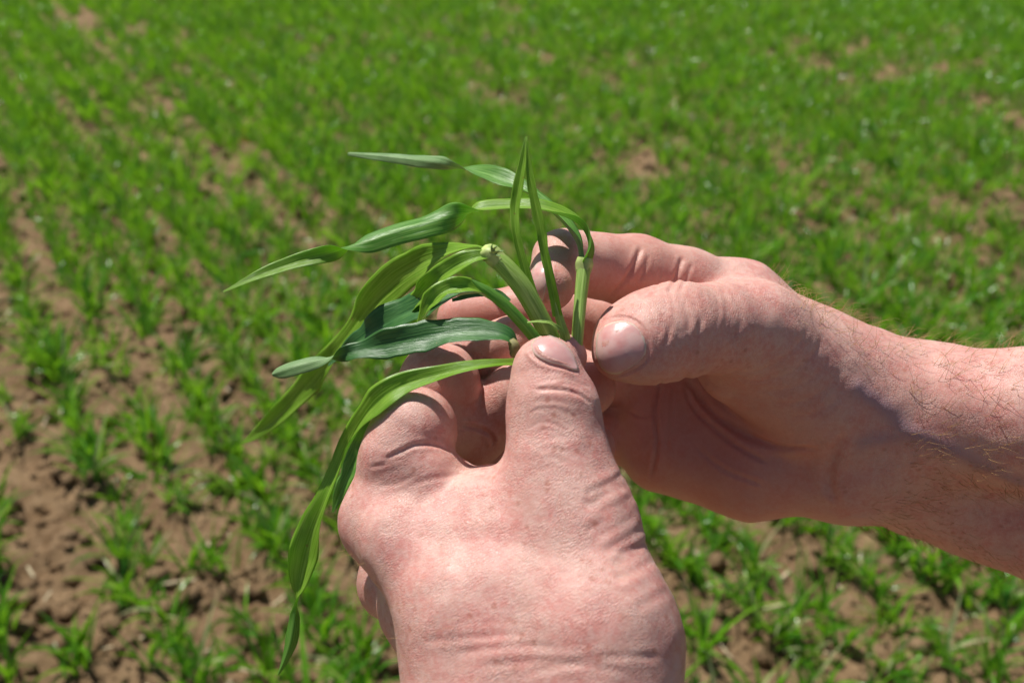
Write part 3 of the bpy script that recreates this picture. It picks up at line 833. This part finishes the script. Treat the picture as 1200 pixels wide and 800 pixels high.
def tube(name, P, mat, parent, n=30, m=12, ribs=0.05, seed=0, label=None):
    S = catmull([list(loc(q[0], q[1], q[2])) + [q[3] * q[2] / FPX / 2] for q in P], n)
    c, r = S[:, :3], S[:, 3]
    T = np.gradient(c, axis=0); T /= np.linalg.norm(T, axis=1, keepdims=True)
    e1 = np.cross(T, np.array([0, 0, 1.0])); e1 /= np.linalg.norm(e1, axis=1, keepdims=True); e2 = np.cross(T, e1)
    V = []; UV = []
    for k in range(m):
        a = 2 * np.pi * k / m; rr = r * (1 + ribs * math.cos(a * 5))
        V.append(c + e1 * (rr * math.cos(a))[:, None] + e2 * (rr * math.sin(a) * 0.8)[:, None])
        UV.append(np.column_stack([np.full(n, abs(2 * k / m - 1)), np.linspace(0, 1, n) * 1.5 + seed]))
    V.append(c[:1]); V.append(c[-1:]); UV.append(np.zeros((2, 2)))
    V = np.concatenate(V); UV = np.concatenate(UV); a = np.arange(n - 1); F = []
    for k in range(m):
        b, d = k * n + a, ((k + 1) % m) * n + a; F.append(np.stack([b, b + 1, d + 1, d], 1))
    o = mesh_np(name, to_world(V), np.concatenate(F), mat, parent, uv=UV)
    if label: o['label'] = label
    return o

GRP = 'pulled cereal shoots held between the fingers'
def shoot(label, x, y, z):
    o = empty('cereal_shoot', (0, 0, 0)); return tag(o, label, 'shoot', GRP)

s1 = shoot('cereal shoot with a straight pale stem and two long arching leaves', 675, 425, .33)
tube('stem', [(674, 440, .336, 13), (676, 400, .338, 14), (680, 350, .343, 15), (684, 312, .347, 17)], MAT['stem'], s1)
tube('node', [(683, 318, .3465, 17), (684, 309, .347, 20), (685, 302, .347, 17)], MAT['node'], s1, 8, ribs=0.15)
ribbon('leaf', [(685, 308, .346, 16, 20), (692, 288, .346, 18, 40), (684, 266, .348, 20, 50), (664, 252, .350, 20, 35), (630, 242, .352, 20, 20), (595, 241, .354, 17, 15), (562, 244, .354, 17, 35), (535, 252, .354, 22, 120), (503, 262, .353, 25, 172), (465, 272, .351, 25, 180), (430, 284, .349, 20, 195), (407, 291, .347, 16, 245), (385, 297, .346, 15, 325), (350, 306, .344, 14, 350), (305, 322, .341, 9, 355), (262, 342, .339, 2, 360)], MAT['leaf_lime'], s1, 110, 0.35, seed=1, under='leaf_green', tilt=42)
ribbon('leaf', [(681, 306, .350, 15, 60), (678, 285, .352, 18, 50), (664, 262, .357, 21, 35), (640, 240, .363, 20, 25), (612, 220, .370, 19, 20), (580, 206, .378, 19, 15), (555, 199, .386, 14, 25), (534, 195, .390, 11, 75), (510, 190, .396, 12, 150), (480, 187, .404, 11, 172), (445, 183, .412, 9, 175), (408, 180, .420, 4, 178)], MAT['leaf_green'], s1, 90, 0.35, seed=2, tilt=40)

s2 = shoot('thin cereal shoot of two narrow upright leaves with a browned sheath', 663, 400, .33)
tube('stem', [(667, 420, .337, 12), (663, 398, .336, 12), (656, 375, .335, 10), (648, 345, .334, 8)], MAT['stem'], s2)
ribbon('leaf', [(654, 370, .334, 10, 20), (645, 325, .332, 9, 30), (634, 270, .332, 10, 25), (626, 232, .333, 9, 30), (620, 200, .334, 7, 40), (618, 166, .335, 2, 40)], MAT['leaf_lime'], s2, 50, 0.6, seed=3, tilt=-35)
ribbon('leaf', [(640, 384, .335, 9, 30), (628, 352, .334, 8, 30), (615, 315, .334, 8, 40), (605, 275, .335, 8, 45), (604, 245, .337, 9, 30), (608, 218, .338, 10, 20), (613, 190, .339, 7, 20), (617, 160, .340, 2, 20)], MAT['leaf_lime'], s2, 50, 0.6, seed=4, tilt=-40)
ribbon('sheath', [(660, 402, .3345, 8, 10), (657, 388, .333, 6, 20), (645, 379, .331, 6, 50), (630, 377, .329, 5, 60), (618, 378, .328, 3, 60)], MAT['stem'], s2, 30, 0.4, seed=5)

s3 = shoot('cereal shoot with a thick ribbed stem, a torn pale collar and broad leaves', 645, 395, .33)
tube('stem', [(650, 408, .337, 22), (636, 380, .335, 22), (612, 338, .333, 23), (590, 312, .333, 22), (574, 299, .334, 20)], MAT['stem'], s3, ribs=0.09)
tube('collar', [(584, 307, .333, 20), (574, 298, .333, 21), (566, 299, .334, 14)], MAT['node'], s3, 10, ribs=0.2)
for k, (dx, dy) in enumerate([(16, -3), (9, -9), (3, -10), (12, 3)]):
    ribbon('collar_frill', [(574 + k * 2, 297, .331, 5, 20), (574 + dx * .6, 297 + dy * .7, .330, 4, 60), (574 + dx, 297 + dy, .329, 2, 100)], MAT['node'], s3, 12, 0.3, seed=k)
ribbon('leaf', [(572, 299, .333, 13, 20), (556, 302, .332, 18, 12), (535, 311, .333, 23, 10), (515, 325, .336, 25, 12), (497, 343, .341, 24, 20), (480, 362, .348, 18, 30), (462, 380, .356, 10, 40), (450, 395, .362, 3, 40)], MAT['leaf_lime'], s3, 50, 0.5, seed=6, tilt=25)
ribbon('leaf', [(577, 297, .335, 12, 60), (562, 290, .339, 12, 55), (545, 291, .344, 14, 40), (522, 297, .352, 26, 30), (495, 309, .362, 36, 20), (465, 327, .376, 42, 15), (438, 352, .392, 36, 20), (418, 378, .410, 26, 40), (398, 405, .430, 26, 30), (370, 440, .452, 28, 10), (335, 478, .474, 24, 5), (305, 505, .490, 14, 0), (284, 519, .500, 3, 0)], MAT['leaf_lime'], s3, 90, 0.25, 0.12, seed=7, tilt=25)

s4 = shoot('cereal shoot with a dark pointed stem and a curled lime leaf', 625, 395, .33)
tube('stem', [(634, 406, .332, 14), (618, 386, .330, 14), (596, 362, .328, 14), (575, 344, .327, 12), (562, 335, .327, 8), (553, 328, .327, 2)], MAT['leaf_green'], s4, ribs=0.06)
ribbon('leaf', [(600, 366, .331, 10, 40), (578, 350, .330, 16, 35), (556, 338, .329, 19, 20), (534, 336, .328, 20, 10), (514, 345, .328, 22, 10), (500, 362, .329, 20, 30), (493, 378, .332, 16, 50), (489, 390, .336, 8, 60)], MAT['leaf_lime'], s4, 50, 0.6, seed=8, tilt=25)
ribbon('leaf', [(560, 342, .336, 10, 40), (540, 343, .338, 22, 30), (515, 350, .340, 36, 20), (485, 362, .343, 38, 15), (455, 377, .347, 34, 10), (425, 396, .351, 24, 10), (400, 415, .355, 10, 10), (385, 428, .358, 3, 10)], MAT['leaf_dark'], s4, 60, 0.3, 0.05, seed=9, tilt=35)
ribbon('leaf', [(598, 352, .345, 3, 40), (585, 345, .346, 10, 30), (570, 343, .347, 11, 25), (552, 346, .349, 8, 30), (530, 352, .351, 4, 30)], MAT['leaf_dark'], s4, 24, 0.3, seed=10)

s5 = shoot('broad dark green leaf torn off at a brown stub with rust spots', 605, 405, .325)
ribbon('leaf', [(604, 404, .322, 14, 40), (594, 394, .321, 22, 30), (572, 389, .322, 29, 15), (540, 389, .323, 32, 5), (500, 395, .325, 35, 0), (460, 402, .327, 32, -5), (425, 410, .329, 22, -10), (402, 415, .331, 15, -40), (386, 420, .331, 15, -120), (365, 425, .332, 17, -165), (342, 431, .333, 19, -175), (326, 436, .334, 13, -178), (319, 439, .334, 3, -180)], MAT['leaf_dark'], s5, 90, 0.3, 0.03, seed=11, tilt=30)
tube('stub', [(599, 399, .3205, 8), (603, 405, .3195, 12), (603, 412, .320, 11), (600, 417, .321, 6)], MAT['husk'], s5, 10, ribs=0.2)

s6 = shoot('lime green leaf drooping over the index finger with a twisted tip', 605, 425, .325)
ribbon('leaf', [(612, 425, .319, 9, 20), (580, 426, .314, 12, 30), (545, 431, .312, 18, 20), (510, 440, .315, 21, 10), (475, 450, .3165, 25, 5), (448, 466, .3160, 30, 10), (425, 490, .321, 30, 25), (407, 520, .332, 26, 40), (394, 552, .335, 26, 40), (380, 585, .336, 28, 30), (367, 620, .339, 34, 20), (356, 660, .341, 32, 15), (350, 690, .342, 19, 25), (347, 708, .342, 7, 90), (345, 725, .342, 13, 160), (341, 750, .342, 14, 170), (334, 772, .342, 8, 175), (326, 790, .342, 2, 180)], MAT['leaf_lime'], s6, 120, 0.45, 0.08, seed=12, under='leaf_green', tilt=22)
ribbon('leaf', [(470, 470, .346, 14, 20), (446, 490, .347, 24, 20), (428, 515, .348, 28, 25), (414, 545, .349, 27, 30), (400, 575, .350, 18, 30), (390, 600, .351, 3, 30)], MAT['leaf_green'], s6, 40, 0.4, seed=13)
